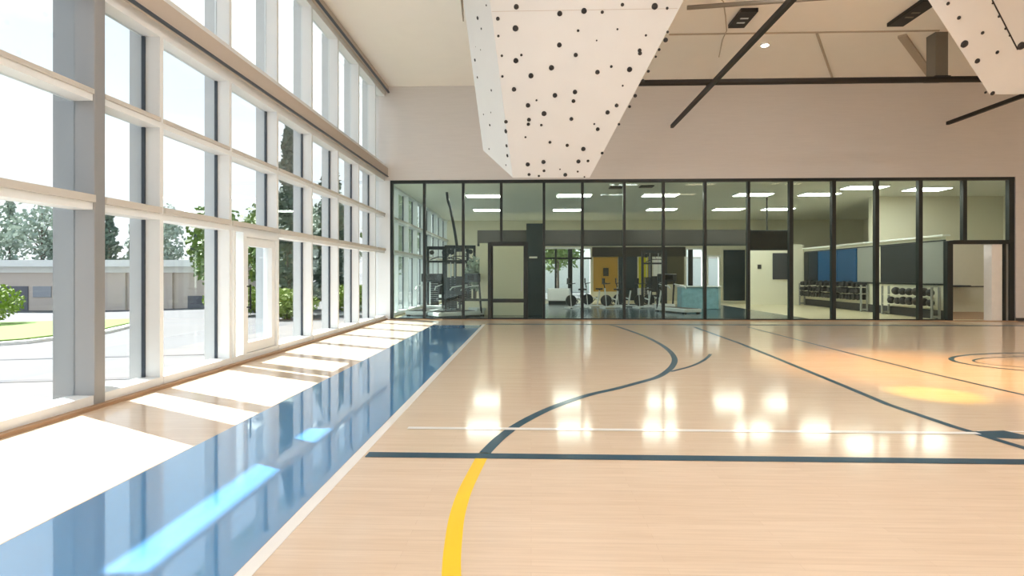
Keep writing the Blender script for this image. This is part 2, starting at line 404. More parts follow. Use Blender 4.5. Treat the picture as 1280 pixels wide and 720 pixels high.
# door_3 : open doorway at the right, glass leaf swung inside
r = sempty('door_3', (13.4, YB, 0)); off = Vector((13.4, YB, 0))
bm = B(); box(bm, 12.68, 12.85, YB-.09, YB+.09, 0, 2.45); box(bm, 14.35, 14.42, YB-.09, YB+.09, 0, 2.35); box(bm, 12.85, 14.52, YB-.09, YB+.09, 2.35, 2.47)
part2('door_frame', bm, 'black', bevel=.01)
bm = B(); box(bm, 14.42, 14.52, YB-.04, YB+.04, 0, 2.35)
part2('side_panel', bm, 'greypanel')
struct('trim_8', box(B(), 14.02, 14.33, YB-.05, YB+.25, 0, 2.34), 'white')

# ------------------------------------------------------------------ climbing volumes
HOLDS= [('L', -0.85, 10.581, 6.51, 0.023), ('L', -1.049, 10.989, 6.461, 0.047), ('L', -0.98, 11.011, 6.26, 0.031), ('F', -0.63, 10.571, 6.249, 0.045), ('F', -0.279, 10.48, 6.425, 0.06), ('F', 0.535, 10.538, 6.312, 0.06), ('F', -0.299, 10.65, 6.096, 0.07), ('F', -0.628, 10.71, 5.981, 0.031), ('F', 0.54, 10.79, 5.826, 0.057), ('F', -0.191, 10.869, 5.673, 0.031), ('F', -0.57, 10.873, 5.666, 0.031), ('F', -0.299, 10.916, 5.583, 0.062), ('L', -1.167, 11.642, 5.886, 0.042), ('L', -1.132, 11.432, 6.079, 0.021), ('L', -1.02, 11.308, 5.964, 0.024), ('F', 0.396, 10.979, 5.46, 0.063), ('F', -0.005, 11.046, 5.332, 0.063), ('F', -0.569, 11.049, 5.327, 0.032), ('L', -1.132, 11.806, 5.583, 0.034), ('F', -0.343, 11.163, 5.107, 0.056), ('L', -0.817, 11.501, 5.205, 0.033), ('F', 0.988, 10.521, 6.346, 0.065), ('F', 1.329, 10.532, 6.323, 0.038), ('F', 1.695, 10.477, 6.43, 0.04), ('F', 2.294, 10.494, 6.397, 0.072), ('F', 2.528, 10.51, 6.366, 0.033), ('F', 0.891, 10.676, 6.046, 0.031), ('F', 1.633, 10.669, 6.059, 0.024), ('F', 1.251, 10.758, 5.888, 0.02), ('F', 2.178, 10.722, 5.958, 0.028), ('F', 2.083, 10.844, 5.722, 0.046), ('F', 2.095, 10.868, 5.675, 0.047), ('F', 0.861, 10.874, 5.663, 0.05), ('F', 1.561, 10.976, 5.467, 0.034), ('F', 1.297, 11.022, 5.378, 0.055), ('F', 1.919, 11.003, 5.416, 0.063), ('F', 1.808, 11.142, 5.147, 0.025), ('F', 0.871, 11.192, 5.05, 0.056), ('F', -0.065, 11.307, 4.828, 0.057), ('F', 0.474, 11.22, 4.996, 0.058), ('F', 0.848, 11.273, 4.894, 0.048), ('F', 0.26, 11.383, 4.68, 0.063), ('F', -0.046, 11.438, 4.574, 0.049), ('F', -0.057, 11.48, 4.493, 0.043), ('F', 0.107, 11.262, 4.915, 0.026), ('F', 0.817, 11.435, 4.581, 0.049), ('F', 0.208, 11.489, 4.476, 0.033), ('F', -0.516, 11.455, 4.542, 0.046), ('L', -0.524, 11.574, 4.379, 0.056), ('L', -0.892, 12.065, 4.641, 0.034), ('L', -0.852, 11.835, 4.847, 0.022), ('L', -1.034, 12.139, 4.894, 0.023), ('F', -0.119, 11.602, 4.258, 0.027), ('L', -0.515, 11.753, 4.12, 0.045), ('L', -0.503, 11.868, 3.937, 0.046), ('F', 0.39, 11.652, 4.161, 0.038), ('F', 0.749, 11.683, 4.102, 0.043), ('L', -0.543, 12.064, 3.775, 0.024), ('F', -0.073, 11.867, 3.747, 0.056), ('F', 0.259, 11.844, 3.791, 0.056), ('F', -0.046, 11.969, 3.551, 0.041), ('F', 0.272, 11.932, 3.621, 0.038), ('F', 0.165, 11.984, 3.521, 0.031), ('F', 0.727, 11.974, 3.541, 0.051), ('L', -0.94, 12.473, 4.218, 0.025), ('F', 1.716, 11.316, 4.81, 0.048), ('F', 1.543, 11.378, 4.69, 0.054), ('F', 1.363, 11.532, 4.393, 0.049), ('F', 1.287, 11.484, 4.487, 0.025), ('F', 1.086, 11.719, 4.032, 0.057), ('F', 0.994, 11.841, 3.797, 0.054), ('F', 1.195, 11.837, 3.805, 0.037), ('F', 0.988, 11.942, 3.602, 0.027), ('F', 1.135, 11.996, 3.497, 0.022), ('F', 0.611, 11.918, 3.648, 0.02), ('F', 2.581, 10.697, 6.005, 0.031), ('F', 2.559, 10.762, 5.88, 0.054), ('F', 2.455, 10.84, 5.73, 0.034), ('F', 2.402, 10.898, 5.618, 0.028), ('F', 2.285, 11.02, 5.381, 0.035), ('F', 2.197, 11.1, 5.228, 0.04), ('F', 2.07, 11.231, 4.974, 0.045), ('F', 1.976, 11.328, 4.787, 0.036), ('F', 1.788, 11.488, 4.478, 0.033), ('F', 1.481, 11.761, 3.952, 0.037)]
H2= [(8.172, 11.271, 6.728, 0.04), (8.465, 11.386, 6.498, 0.044), (9.02, 11.513, 6.245, 0.041), (8.735, 11.604, 6.063, 0.086), (9.102, 11.749, 5.772, 0.06), (9.439, 11.677, 5.917, 0.042), (9.484, 12.027, 5.217, 0.031), (9.632, 12.035, 5.199, 0.052), (9.031, 11.272, 6.725, 0.029), (9.233, 11.38, 6.511, 0.033), (9.444, 11.479, 6.312, 0.033), (9.569, 11.538, 6.194, 0.025), (9.867, 11.625, 6.02, 0.091)]
def hull(pts, name, m, parent, off):
    bm = B()
    for p in pts: bm.verts.new(Vector(p)-Vector(off))
    bmesh.ops.convex_hull(bm, input=bm.verts)
    bmesh.ops.dissolve_limit(bm, angle_limit=math.radians(1.5), verts=bm.verts, edges=bm.edges)
    return obj(name, bm, m, parent)
def dome():
    bm = B(); bmesh.ops.create_uvsphere(bm, u_segments=14, v_segments=8, radius=1)
    for v in bm.verts:
        v.co.z *= .55
        v.co += Vector((rnd.uniform(-1,1), rnd.uniform(-1,1), 0))*.05
    me = bpy.data.meshes.new('climbing_hold'); bm.to_mesh(me); bm.free(); me.materials.append(M['hold'])
    for p in me.polygons: p.use_smooth = True
    return me
DM = dome()
def holds(lst, parent, off):
    for nrm, x, y, z, rr in lst:
        o = bpy.data.objects.new('climbing_hold', DM); COL.objects.link(o); o.parent = parent
        o.location = Vector((x, y, z)) - Vector(off)
        o.rotation_mode = 'QUATERNION'; o.rotation_quaternion = Vector(nrm).to_track_quat('Z', 'Y')
        o.scale = (rr, rr, rr)
N1 = Vector((0, -1, -.518)).normalized(); N2 = Vector((-.831, -.445, -.334)).normalized(); N3 = Vector((0, -1, -.5)).normalized()
off = (1.0, 11.5, 7.35)
v1 = thing('climbing_wall', 'large white faceted climbing wall hung from the ceiling, studded with black holds, whole in view', 'climbing wall', off)
z = ZC
front = [(-.873,9.998,z),(-.394,11.999,3.492),(1.246,12.003,3.483),(3.27,10.0,z)]
left = [(-1.40,10.95,z),(-1.348,11.2,6.923),(-1.188,12.024,5.431),(-1.094,12.74,4.246)]
back = [(2.99,12.0,z),(-.927,12.6,z),(.019,13.0,4.165),(1.036,13.0,4.158)]
hull(front+left+back, 'panel_shell', 'climb', v1, off)
holds([((N1 if k == 'F' else N2), x, y, zz, q*.82) for k, x, y, zz, q in HOLDS], v1, off)
# panel joints: thin shallow battens on the front face
bm = B()
def fpt(x, zz): return Vector((x, 12-.518*(zz-3.49), zz)) + N1*.002 - Vector(off)
tube(bm, fpt(-.74, 6.36), fpt(2.72, 6.36), .004, seg=6); obj('panel_joint', bm, 'beam', v1)
off2 = (10.5, 11.7, 7.3)
v2 = thing('climbing_wall', 'white faceted climbing wall at the right edge of the view, cut off by it, few black holds', 'climbing wall', off2)
p2 = [(7.22,10.96,z),(7.767,11.24,6.79),(9.272,11.901,5.468),(9.579,12.045,5.18),(13.4,12.045,5.181),(13.4,10.96,z),
      (10.39,13,5.9),(13.2,13,5.9),(8.7,12.0,z),(13.2,12,z)]
hull(p2, 'panel_shell', 'climb', v2, off2)
holds([(N3, x, y, zz, q*.85) for x, y, zz, q in H2], v2, off2)
bm = B(); a = Vector((8.992,11.248,6.773))+N3*.004; b = Vector((9.82,11.656,5.957))+N3*.004; tube(bm, a-Vector(off2), b-Vector(off2), .012)
obj('panel_joint', bm, 'hold', v2)
# strap at the left of the first wall
bm = B(); tube(bm, (0,0,0), (.10,0,-1.4), .05, .012)
tag(obj('hanging_strap', bm, 'duct', loc=None), 'thin dark tapering strap hanging left of the large climbing wall', 'strap').location = (-1.315, 10, ZC)

# ------------------------------------------------------------------ ceiling fittings
def track(y0, y1, x, zz, label):
    t = thing('lighting_track', label, 'lighting track', (x, (y0+y1)/2, zz))
    L = (y1-y0)/2
    obj('rail', box(B(), -.045, .045, -L, L, -.05, .05), 'track', t)
    for k, hz in ((-.8, ZC-zz), ((14-(y0+y1)/2)/L, .115)):
        bm = B(); tube(bm, (0, k*L, .05), (0, k*L, hz), .012); obj('hanger', bm, 'track', t)
    return t
track(3.0, 17.4, 4.33, 5.98, 'long black lighting track running back from the large climbing wall to the rear wall')
track(4.0, 17.4, 12.6, 6.0, 'black lighting track at the right edge of the view under the cut-off climbing wall')
t = thing('ceiling_pipe', 'straight black pipe running across the room under the ceiling between the two climbing walls', 'pipe', (6.9, 14, 6.17))
bm = B(); tube(bm, (-4.3,0,0), (4.15,0,0), .075, seg=14); obj('pipe', bm, 'track', t)
bm = B(); box(bm, 4.1, 4.16, -.09, .09, -.09, .09); obj('end_cap', bm, 'silver', t)
# duct stub
t = thing('ceiling_duct', 'short square grey duct dropping from the ceiling beside the cut-off climbing wall', 'duct', (10.03, 14.2, 6.22))
bm = B(); box(bm, -.15, .15, -.16, .16, .02, ZC-6.22); obj('duct_body', bm, 'duct', t)
bm = B(); box(bm, -.19, .19, -.2, .2, .0, .05); obj('flange', bm, 'track', t)
# ceiling ribs
bm = B(); tube(bm, (3.4,13.95,ZC), (9.9,13.95,ZC), .03); struct('trim_9', bm, 'rib')
bm = B(); tube(bm, (7.01,14.0,ZC-.01), (9.2,17.4,ZC-.01), .03); struct('trim_10', bm, 'rib')
bm = B(); box(bm, -.09, .09, -2.1, 2.1, -.06, .0); o = struct('trim_11', bm, 'rib'); o.location = (10.6, 15.7, ZC); o.rotation_euler = (0,0,-math.atan2(3.1,3.3))
# vents
for x, y, lab in ((4.86, 13.05, 'dark ceiling vent with two pale slots nearest the large climbing wall'), (8.58, 12.9, 'long dark ceiling vent near the cut-off climbing wall')):
    t = thing('ceiling_vent', lab, 'vent', (x, y, ZC)); L = .42 if x < 6 else .62
    obj('housing', box(B(), -.19, .19, -L, L, -.09, 0), 'track', t, bevel=.01)
    for k in (-.1, .12):
        obj('slot', box(B(), -.09, .09, k-.025, k+.025, -.10, -.09), 'silver' if x < 6 else 'duct', t)
# grey pipe near the top and the cable
bm = B(); tube(bm, (-1.5,.2,0), (1.35,-.15,0), .045, seg=12)
o = tag(obj('conduit_pipe', bm, 'duct'), 'thin grey conduit pipe high up beside the large climbing wall', 'pipe'); o.location = (4.75, 11.6, 6.98)
bm = B(); path_tube(bm, [(-.85,-.9,0),(-.5,-.5,-.04),(-.25,.1,-.08),(.05,.9,-.06),(.15,1.5,-.03),(.2,1.9,-.3)], .014)
o = tag(obj('hanging_cable', bm, 'rib'), 'loose brown cable sagging under the ceiling behind the long lighting track', 'cable'); o.location = (4.6, 12.6, 7.28)
def downlight(x, y, lab):
    t = thing('ceiling_downlight', lab, 'ceiling light', (x, y, ZC))
    bm = B(); tube(bm, (0,0,-.05), (0,0,0), .11, seg=20); obj('trim_ring', bm, 'white', t)
    bm = B(); tube(bm, (0,0,-.06), (0,0,-.05), .085, seg=20); obj('lens', bm, 'spot', t)
downlight(6.0, 14.6, 'small round lit downlight just right of the long lighting track')
# added fill panels on the gym ceiling, out of view, to brighten the room
first = None
k = 0
for yy in (-6, -1.5, 3, 7.5, 10.6):
    for xx in (1.0, 6.0, 11, 16.5):
        if yy == 10.6 and xx in (1.0, 11): continue
        if first is None:
            first = thing('ceiling_light', 'rectangular fill light panel added on the gym ceiling out of view', 'ceiling light', (xx, yy, ZC), 0, 'added gym fill lights')
            obj('lamp_frame', box(B(), -.95, .95, -.35, .35, -.06, 0), 'white', first)
            obj('diffuser', box(B(), -.9, .9, -.3, .3, -.07, -.06), 'gymfill', first)
        else:
            q_ = dup(first, (xx, yy, ZC), 0, 'rectangular fill light panel added on the gym ceiling out of view')
            if xx > 10:  # warmer, dimmer fill to tint the right side of the gym
                for c_ in q_.children:
                    if c_.name.startswith('diffuser'):
                        c_.data = c_.data.copy(); c_.data.materials[0] = M['gymfill_warm']

# ------------------------------------------------------------------ fitness room behind the glass
ffl = struct('floor_fitness', box(B(), -4.95, 18, 17.9, 32, -.2, 0), 'ffloor')
obj('rubber_mat_flooring', box(B(), -4.4, 8.9, 17.9, 27.4, .0005, .004), 'rubber', ffl)
struct('ceiling_fitness', box(B(), -4.95, 18, 17.9, 32, 4.42, 4.6), 'fceil')
# rear wall with openings
bm = B(); YR = 31.0
for a, b, z0, z1 in ((-4.9,.7,0,4.42), (.7,3.32,2.95,4.42), (3.32,8.42,0,4.42), (8.42,9.42,2.9,4.42), (9.42,9.6,0,4.42), (9.6,10.32,2.5,4.42), (9.6,10.32,0,.15), (10.32,18,0,4.42)):
    box(bm, a, b, YR, YR+.15, z0, z1)
struct('wall_fitness_back', bm, 'cream')
struct('wall_fitness_right', box(B(), 18, 18.2, 17.9, 32, 0, 4.42), 'cream')
bm = B(); box(bm, -2.6, 10.45, 27, 27.25, 2.86, 3.57)
struct('bulkhead', bm, 'fascia')
struct('bulkhead_trim', box(B(), -2.6, 10.45, 26.96, 27.0, 2.80, 2.90), 'black')
# partition low wall at left
struct('wall_partition', box(B(), -2.4, -.18, 19.5, 19.65, 0, .50), 'cream')
struct('wall_partition_upper', box(B(), -1.80, -.18, 19.5, 19.65, .58, 2.52), 'cream')
struct('trim_12', box(B(), -2.4, -.18, 19.47, 19.67, .50, .58), 'black')
struct('column', box(B(), -.17, .48, 19.5, 20.2, 0, 3.2), 'bluegrey')
o = tag(obj('wall_sign', box(B(), -.14, .14, -.012, .012, -.03, .03), 'white'), 'small white sign strip on the dark column beside the cream door', 'sign'); o.location = (.07, 19.485, 2.02)
# rear glazed entrance
def rear_window(nn, x0, x1, z0, z1, bars):
    r = sempty('window_%d' % nn, ((x0+x1)/2, YR, 0)); off = Vector(((x0+x1)/2, YR, 0))
    bm = B(); box(bm, x0, x0+.08, YR-.05, YR+.1, z0, z1); box(bm, x1-.08, x1, YR-.05, YR+.1, z0, z1); box(bm, x0+.08, x1-.08, YR-.05, YR+.1, z1-.1, z1); box(bm, x0+.08, x1-.08, YR-.05, YR+.1, z0, z0+.08)
    bmesh.ops.translate(bm, verts=bm.verts, vec=-off); obj('window_frame', bm, 'white', r)
    for bx, w in bars:
        bm = B(); box(bm, bx-w, bx+w, YR-.04, YR+.08, z0+.08, z1-.1); bmesh.ops.translate(bm, verts=bm.verts, vec=-off); obj('mullion', bm, 'black', r)
    bm = B(); box(bm, x0+.08, x1-.08, YR, YR+.012, z0+.08, z1-.1); bmesh.ops.translate(bm, verts=bm.verts, vec=-off); obj('pane', bm, 'win', r)
rear_window(gn, .7, 3.32, 0, 2.95, ((1.35,.05),(2.15,.12),(2.75,.05))); gn += 1
rear_window(gn, 8.42, 9.42, 0, 2.9, ((8.72,.12),)); gn += 1
rear_window(gn, 9.6, 10.32, .15, 2.5, ()); gn += 1
struct('trim_13', box(B(), .7, 3.32, YR-.06, YR-.05, 2.28, 2.38), 'black')
def panel(name, lab, cat, x0, x1, z0, z1, m, y=None, th=.05, group=None):
    y = YR if y is None else y
    o = obj(name, box(B(), -(x1-x0)/2, (x1-x0)/2, -th, 0, 0, z1-z0), m, bevel=.008); o.location = ((x0+x1)/2, y-.003, z0)
    return tag(o, lab, cat, group)
panel('wall_panel', 'ochre yellow wall panel beside the rear glazed entrance', 'wall panel', 3.42, 4.75, .5, 2.4, 'ypanel')
panel('wall_plaque', 'small dark square plaque on the ochre yellow wall panel', 'plaque', 3.95, 4.25, 1.35, 1.8, 'fascia', y=YR-.06, th=.03)
panel('wall_panel', 'dark blue-grey wall panel between the ochre and lime yellow panels', 'wall panel', 4.8, 5.82, .02, 2.78, 'bluegrey')
panel('wall_panel', 'narrow lime yellow wall panel behind the exercise bikes', 'wall panel', 5.9, 6.4, .7, 2.4, 'lime')
panel('wall_panel', 'dark narrow wall panel right of the lime yellow one', 'wall panel', 6.43, 6.62, .02, 2.78, 'slate')
panel('wall_panel', 'pale cream hanging panel right of the lime yellow panel', 'wall panel', 6.68, 7.3, .5, 2.4, 'white')
panel('wall_panel', 'tall dark blue-grey panel beneath the bulkhead beside the cream wall with the television', 'wall panel', 10.5, 11.65, .02, 2.78, 'bluegrey')
panel('wall_panel', 'dark olive wall panel left of the blue rear door opening', 'wall panel', 7.36, 8.36, .9, 2.78, 'olive')
struct('rear_header', box(B(), 3.35, 8.42, YR-.12, YR-.07, 2.42, 2.94), 'fascia')
# cream wall at right behind the television
struct('wall_fitness_middle', box(B(), 10.35, 12.9, 27.0, 27.2, 0, 2.86), 'cream')
panel('wall_panel', 'plain mid-grey wall panel under the television', 'wall panel', 11.45, 12.25, 1.2, 2.45, 'base', y=27.0)
panel('wall_plaque', 'tiny dark plaque on the cream wall below the television', 'plaque', 10.75, 10.92, 1.7, 1.9, 'fascia', y=27.0, th=.03)
t = thing('television', 'black flat television hung from the fitness room ceiling', 'television', (9.15, 22, 2.36))
obj('screen_body', box(B(), -.77, .77, -.04, .05, 0, .78), 'black', t, bevel=.01)
obj('screen', box(B(), -.73, .73, -.045, -.04, .04, .74), 'screen', t)
bm = B(); tube(bm, (0,.08,.5), (0,.08,2.05), .03); box(bm, -.12, .12, .05, .10, .35, .6); obj('ceiling_bracket', bm, 'black', t)
# side partition at right, X = 12.95
SX = 12.95
struct('wall_side', box(B(), SX, SX+.12, 17.95, 28.3, 0, 2.62), 'cream')
struct('baseboard_side', box(B(), SX-.03, SX, 17.95, 27.0, 0, .29), 'base')
struct('trim_14', box(B(), SX-.06, SX, 17.95, 26.9, 1.08, 1.13), 'black')
struct('trim_15', box(B(), SX-.05, SX, 17.95, 26.9, 2.47, 2.51), 'black')
struct('trim_16', box(B(), SX-.10, SX+.14, 17.95, 28.3, 2.62, 2.68), 'white')
def side_panel(y0, y1, m, name, lab, cat, group=None):
    o = obj(name, box(B(), -.05, 0, -(y1-y0)/2, (y1-y0)/2, 0, 1.33), m, bevel=.008); o.location = (SX-.002, (y0+y1)/2, 1.135)
    return tag(o, lab, cat, group)
side_panel(26.55, 26.95, 'slate', 'wall_pad', 'narrow black padded wall mat at the far end of the side wall', 'wall pad')
side_panel(25.7, 26.5, 'navypanel', 'wall_pad', 'dark navy padded wall mat left of the bright blue ones', 'wall pad')
side_panel(24.1, 25.66, 'bluepanel', 'wall_pad', 'bright blue padded wall mat, farther of two', 'wall pad')
side_panel(22.7, 24.06, 'bluepanel', 'wall_pad', 'bright blue padded wall mat, nearer of two', 'wall pad')
side_panel(21.6, 22.62, 'greypanel', 'wall_pad', 'pale grey wall panel between the blue mats and the slate board', 'wall pad')
side_panel(19.1, 21.15, 'slate', 'wall_board', 'large dark slate board on the side wall above the weight balls', 'board')
side_panel(18.0, 18.95, 'greypanel', 'wall_pad', 'grey-green wall panel nearest the glass partition', 'wall pad')
# wall beyond the open doorway
struct('wall_doorway', box(B(), SX+.14, 18, 22, 22.2, 0, 4.42), 'cream')
struct('baseboard_doorway', box(B(), SX+.14, 18, 21.97, 22, .95, .99), 'base')
bm = B(); tube(bm, (0,0,0), (0,0,.82), .13, .015, seg=16); tube(bm, (0,0,-.02), (0,0,.0), .16, .16, seg=16)
o = tag(obj('folded_parasol', bm, 'base'), 'dark pointed cone shape standing on the ledge seen through the open doorway', 'cone'); o.location = (14.15, 21.8, 1.04)
obj('entrance_mat', box(B(), 13.15, 17, 18.2, 21.9, .0005, .006), 'sill', ffl)
struct('shelf_doorway', box(B(), 13.7, 16.5, 21.6, 21.97, .96, 1.02), 'base')

# fitness ceiling lights
spots = [(-1.8,21),(1.6,21),(4.8,21),(8.2,21),(10.6,21),(13.7,19.9),(-2.0,25.6),(1.64,25.6),(5.9,25.6),(8.9,25.6),(11.1,25.6),(11.3,19.4)]
pos = ['above the potted plant by the left windows','above the dark column','above the bikes','left of the television','over the dumbbell racks','nearest the open doorway',
       'back row by the left windows','back row above the rear entrance','in the back row above the lime panel','in the back row behind the television','in the back row over the blue wall mats','closest to the glass on the right']
first = None
for (x, y), ptx in zip(spots, pos):
    if first is None:
        first = thing('ceiling_light', '', 'ceiling light', (x, y, 4.42), 0, 'fitness room ceiling lights')
        obj('lamp_frame', box(B(), -.66, .66, -.37, .37, -.05, 0), 'white', first)
        obj('diffuser', box(B(), -.62, .62, -.33, .33, -.06, -.05), 'lamp', first)
        o = first
    else: o = dup(first, (x, y, 4.42), 0, '')
    o['label'] = 'bright rectangular fitness room ceiling light, ' + ptx
first = None
for x, y, ptx in ((2.9, 19.3, 'left of the pair'), (3.9, 19.1, 'right of the pair')):
    t = thing('ceiling_vent', 'dark square air vent in the fitness room ceiling, ' + ptx, 'vent', (x, y, 4.42))
    obj('housing', box(B(), -.22, .22, -.2, .2, -.04, 0), 'black', t)
    obj('grille', box(B(), -.15, .15, -.13, .13, -.05, -.04), 'duct', t)

# --- exercise equipment
def bike(label, loc, rz):
    t = thing('exercise_bike', label, 'exercise bike', loc, rz, 'exercise bikes')
    bm = B(); box(bm, -.25, .25, -.50, -.43, 0, .06); box(bm, -.25, .25, .43, .50, 0, .06); box(bm, -.035, .035, -.45, .45, .03, .09)
    tube(bm, (0,-.12,.08), (0,-.22,.72), .035); tube(bm, (0,.30,.08), (0,.36,.85), .035); tube(bm, (0,-.16,.35), (0,.32,.50), .03)
    obj('bike_frame', bm, 'silver', t)
    bm = B(); tube(bm, (-.03,.30,.33), (.03,.30,.33), .24, seg=24); obj('flywheel', bm, 'machine', t)
    bm = B(); prism(bm, [(-.12,-.36),(.12,-.36),(.05,-.05),(-.05,-.05)], 2, .76, .83); tube(bm, (0,-.22,.68), (0,-.22,.77), .025); obj('saddle', bm, 'vinyl', t, bevel=.01)
    bm = B(); tube(bm, (-.22,.40,1.03), (.22,.40,1.03), .018); tube(bm, (-.22,.40,1.03), (-.22,.20,1.06), .018); tube(bm, (.22,.40,1.03), (.22,.20,1.06), .018); tube(bm, (0,.36,.84), (0,.40,1.03), .025); obj('handlebar', bm, 'machine', t)
    bm = B(); box(bm, -.14, .14, .40, .44, 1.05, 1.27); obj('console', bm, 'machine', t, bevel=.01)
    bm = B(); tube(bm, (-.09,.02,.30), (.09,.02,.30), .02); tube(bm, (-.09,.02,.30), (-.09,.12,.18), .014); tube(bm, (.09,.02,.30), (.09,-.08,.42), .014); box(bm, -.18, -.09, .08, .16, .16, .19); box(bm, .09, .18, -.12, -.04, .41, .44); obj('crank', bm, 'machine', t)
    return t
bk = bike('exercise bike in front of the glazed rear entrance', (1.95, 23.6, .005), 1.9)
for lab, l, rz in (('exercise bike left of the ochre wall panel', (2.78, 24.7, .005), 1.4), ('exercise bike under the ochre wall panel', (3.45, 23.8, .005), 1.8),
                   ('exercise bike in front of the dark blue-grey panel', (4.15, 24.8, .005), 1.3), ('exercise bike in front of the lime yellow panel', (4.85, 23.9, .005), 1.9),
                   ('exercise bike beside the pale cream hanging panel', (5.5, 24.9, .005), 1.5)):
    dup(bk, l, rz, lab)
def treadmill(label, loc, rz):
    t = thing('treadmill', label, 'treadmill', loc, rz, 'treadmills')
    bm = B(); box(bm, -.38, .38, -.95, .85, .04, .17); box(bm, -.36, .36, .55, .92, .17, .27); obj('deck', bm, 'silver', t, bevel=.02)
    obj('running_belt', box(B(), -.25, .25, -.93, .55, .172, .182), 'vinyl', t)
    for s in (-1, 1):
        bm = B(); path_tube(bm, [(s*.36,.72,.1),(s*.36,.62,1.2)], .035); obj('upright', bm, 'machine', t)
        bm = B(); path_tube(bm, [(s*.36,.62,1.05),(s*.36,.0,.98),(s*.36,-.1,.88)], .022); obj('handrail', bm, 'silver', t)
    bm = B(); box(bm, -.42, .42, .52, .66, 1.15, 1.45); obj('console', bm, 'machine', t, bevel=.03)
    bm = B(); box(bm, -.2, .2, .505, .52, 1.22, 1.41); obj('display', bm, 'screen', t)
    for s in (-1, 1):
        for fy in (-.9, .75): obj('foot', box(B(), s*.3-.05, s*.3+.05, fy, fy+.1, 0, .04), 'vinyl', t)
    return t
tm = treadmill('treadmill in front of the pale blue counter', (5.5, 21.4, .005), .4)
dup(tm, (-2.5, 19.0, .005), -.9, 'treadmill nearest the glass by the left windows')
dup(tm, (-3.75, 19.9, .005), -.2, 'treadmill standing before the black cable towers')
# black multi station towers
def tower(label, loc, rz):
    t = thing('cable_machine', label, 'weight machine', loc, rz, 'black cable machines')
    bm = B()
    for s in (-1, 1):
        box(bm, s*.55-.05, s*.55+.05, -.05, .05, .0, 2.5); box(bm, s*.55-.06, s*.55+.06, -.5, .5, 0, .08)
    box(bm, -.6, .6, -.05, .05, 2.42, 2.55); box(bm, -.6, .6, -.04, .04, 1.9, 1.98)
    obj('machine_frame', bm, 'machine', t)
    for s in (-.28, .28):
        bm = B()
        for k in range(14): box(bm, s-.16, s+.16, -.09, .09, .12+.085*k, .19+.085*k)
        obj('weight_stack', bm, 'slate', t)
        bm = B(); tube(bm, (s-.08,0,.1), (s-.08,0,2.42), .012); tube(bm, (s+.08,0,.1), (s+.08,0,2.42), .012); obj('guide_rod', bm, 'silver', t)
    for px_ in (-.4, .4): bm = B(); tube(bm, (px_,-.1,2.3), (px_,.02,2.3), .09, seg=18); obj('pulley', bm, 'machine', t)
    bm = B(); box(bm, -.25, .25, -.75, -.25, .42, .50); tube(bm, (0,-.5,.02), (0,-.5,.42), .04); obj('seat', bm, 'vinyl', t, bevel=.02)
    bm = B(); box(bm, -.16, .16, -.16, -.08, .62, 1.35); obj('back_pad', bm, 'vinyl', t, bevel=.02)
    bm = B(); path_tube(bm, [(-.5,-.35,2.0),(-.2,-.32,2.12),(.2,-.32,2.12),(.5,-.35,2.0)], .018); tube(bm, (0,-.32,2.12), (0,-.1,2.35), .01); obj('pull_bar', bm, 'machine', t)
    return t
tw = tower('tall black cable machine nearest the potted plant', (-2.75, 21.6, .005), .1)
dup(tw, (-3.6, 22.4, .005), .3, 'tall black cable machine in the middle of the three by the left windows')
dup(tw, (-3.3, 24.4, .005), -.2, 'tall black cable machine farthest from the glass by the left windows')
dup(tw, (5.7, 26.2, .005), .1, 'tall black cable machine standing behind the exercise bikes')
# battle rope
bm = B(); path_tube(bm, [(-.32,0,1.65),(-.28,0,1.35),(-.2,.02,1.1),(-.1,0,.6),(.0,0,.05),(.06,0,-.4)], .05)
o = tag(obj('climbing_rope', bm, 'machine'), 'thick dark rope slanting down from the fitness room ceiling by the left windows', 'rope'); o.location = (-2.75, 20.3, 2.772)

# leaves helper
def leaf_cluster(bm, c, r, n, size, sc=(1,1,1)):
    for _ in range(n):
        d = Vector((rnd.gauss(0,1), rnd.gauss(0,1), rnd.gauss(0,1))).normalized()*r*rnd.random()**.4
        p = Vector(c) + Vector((d.x*sc[0], d.y*sc[1], d.z*sc[2]))
        u = Vector((rnd.gauss(0,1), rnd.gauss(0,1), rnd.gauss(0,1))).normalized(); w = u.orthogonal().normalized()
        s = size*rnd.uniform(.6, 1.3)
        vs = [bm.verts.new(p + u*s), bm.verts.new(p + w*s*.55), bm.verts.new(p - u*s), bm.verts.new(p - w*s*.55)]
        bm.faces.new(vs)
t = thing('potted_plant', 'leafy indoor plant in a grey pot beside the cream door wall', 'plant', (-2.05, 20.6, .005))
bm = B(); tube(bm, (0,0,0), (0,0,.5), .2, .26, seg=20); obj('pot', bm, 'pot', t)
bm = B(); tube(bm, (0,0,.45), (.03,0,1.3), .025); obj('stem', bm, 'bark', t)
bm = B(); leaf_cluster(bm, (0,0,1.45), .5, 420, .09, (.8,.8,1.3)); obj('foliage', bm, 'leafgrey', t)

# counters
t = thing('reception_counter', 'pale blue counter right of the exercise bikes', 'counter', (6.9, 23.5, .005))
bm = B(); prism(bm, [(-.75,-.35),(.75,-.35),(.95,.0),(.75,.35),(-.75,.35)], 2, 0, .9); obj('counter_body', bm, 'paleblue', t, bevel=.02)
bm = B(); prism(bm, [(-.8,-.4),(.78,-.4),(1.0,.0),(.78,.4),(-.8,.4)], 2, .9, .95); obj('counter_top', bm, 'silver', t, bevel=.01)
t = thing('bench', 'white padded bench before the rear glazed entrance', 'bench', (1.35, 27.5, 0))
obj('seat', box(B(), -.55, .55, -.25, .25, .15, .75), 'white', t, bevel=.03); obj('plinth', box(B(), -.5, .5, -.2, .2, 0, .15), 'black', t)

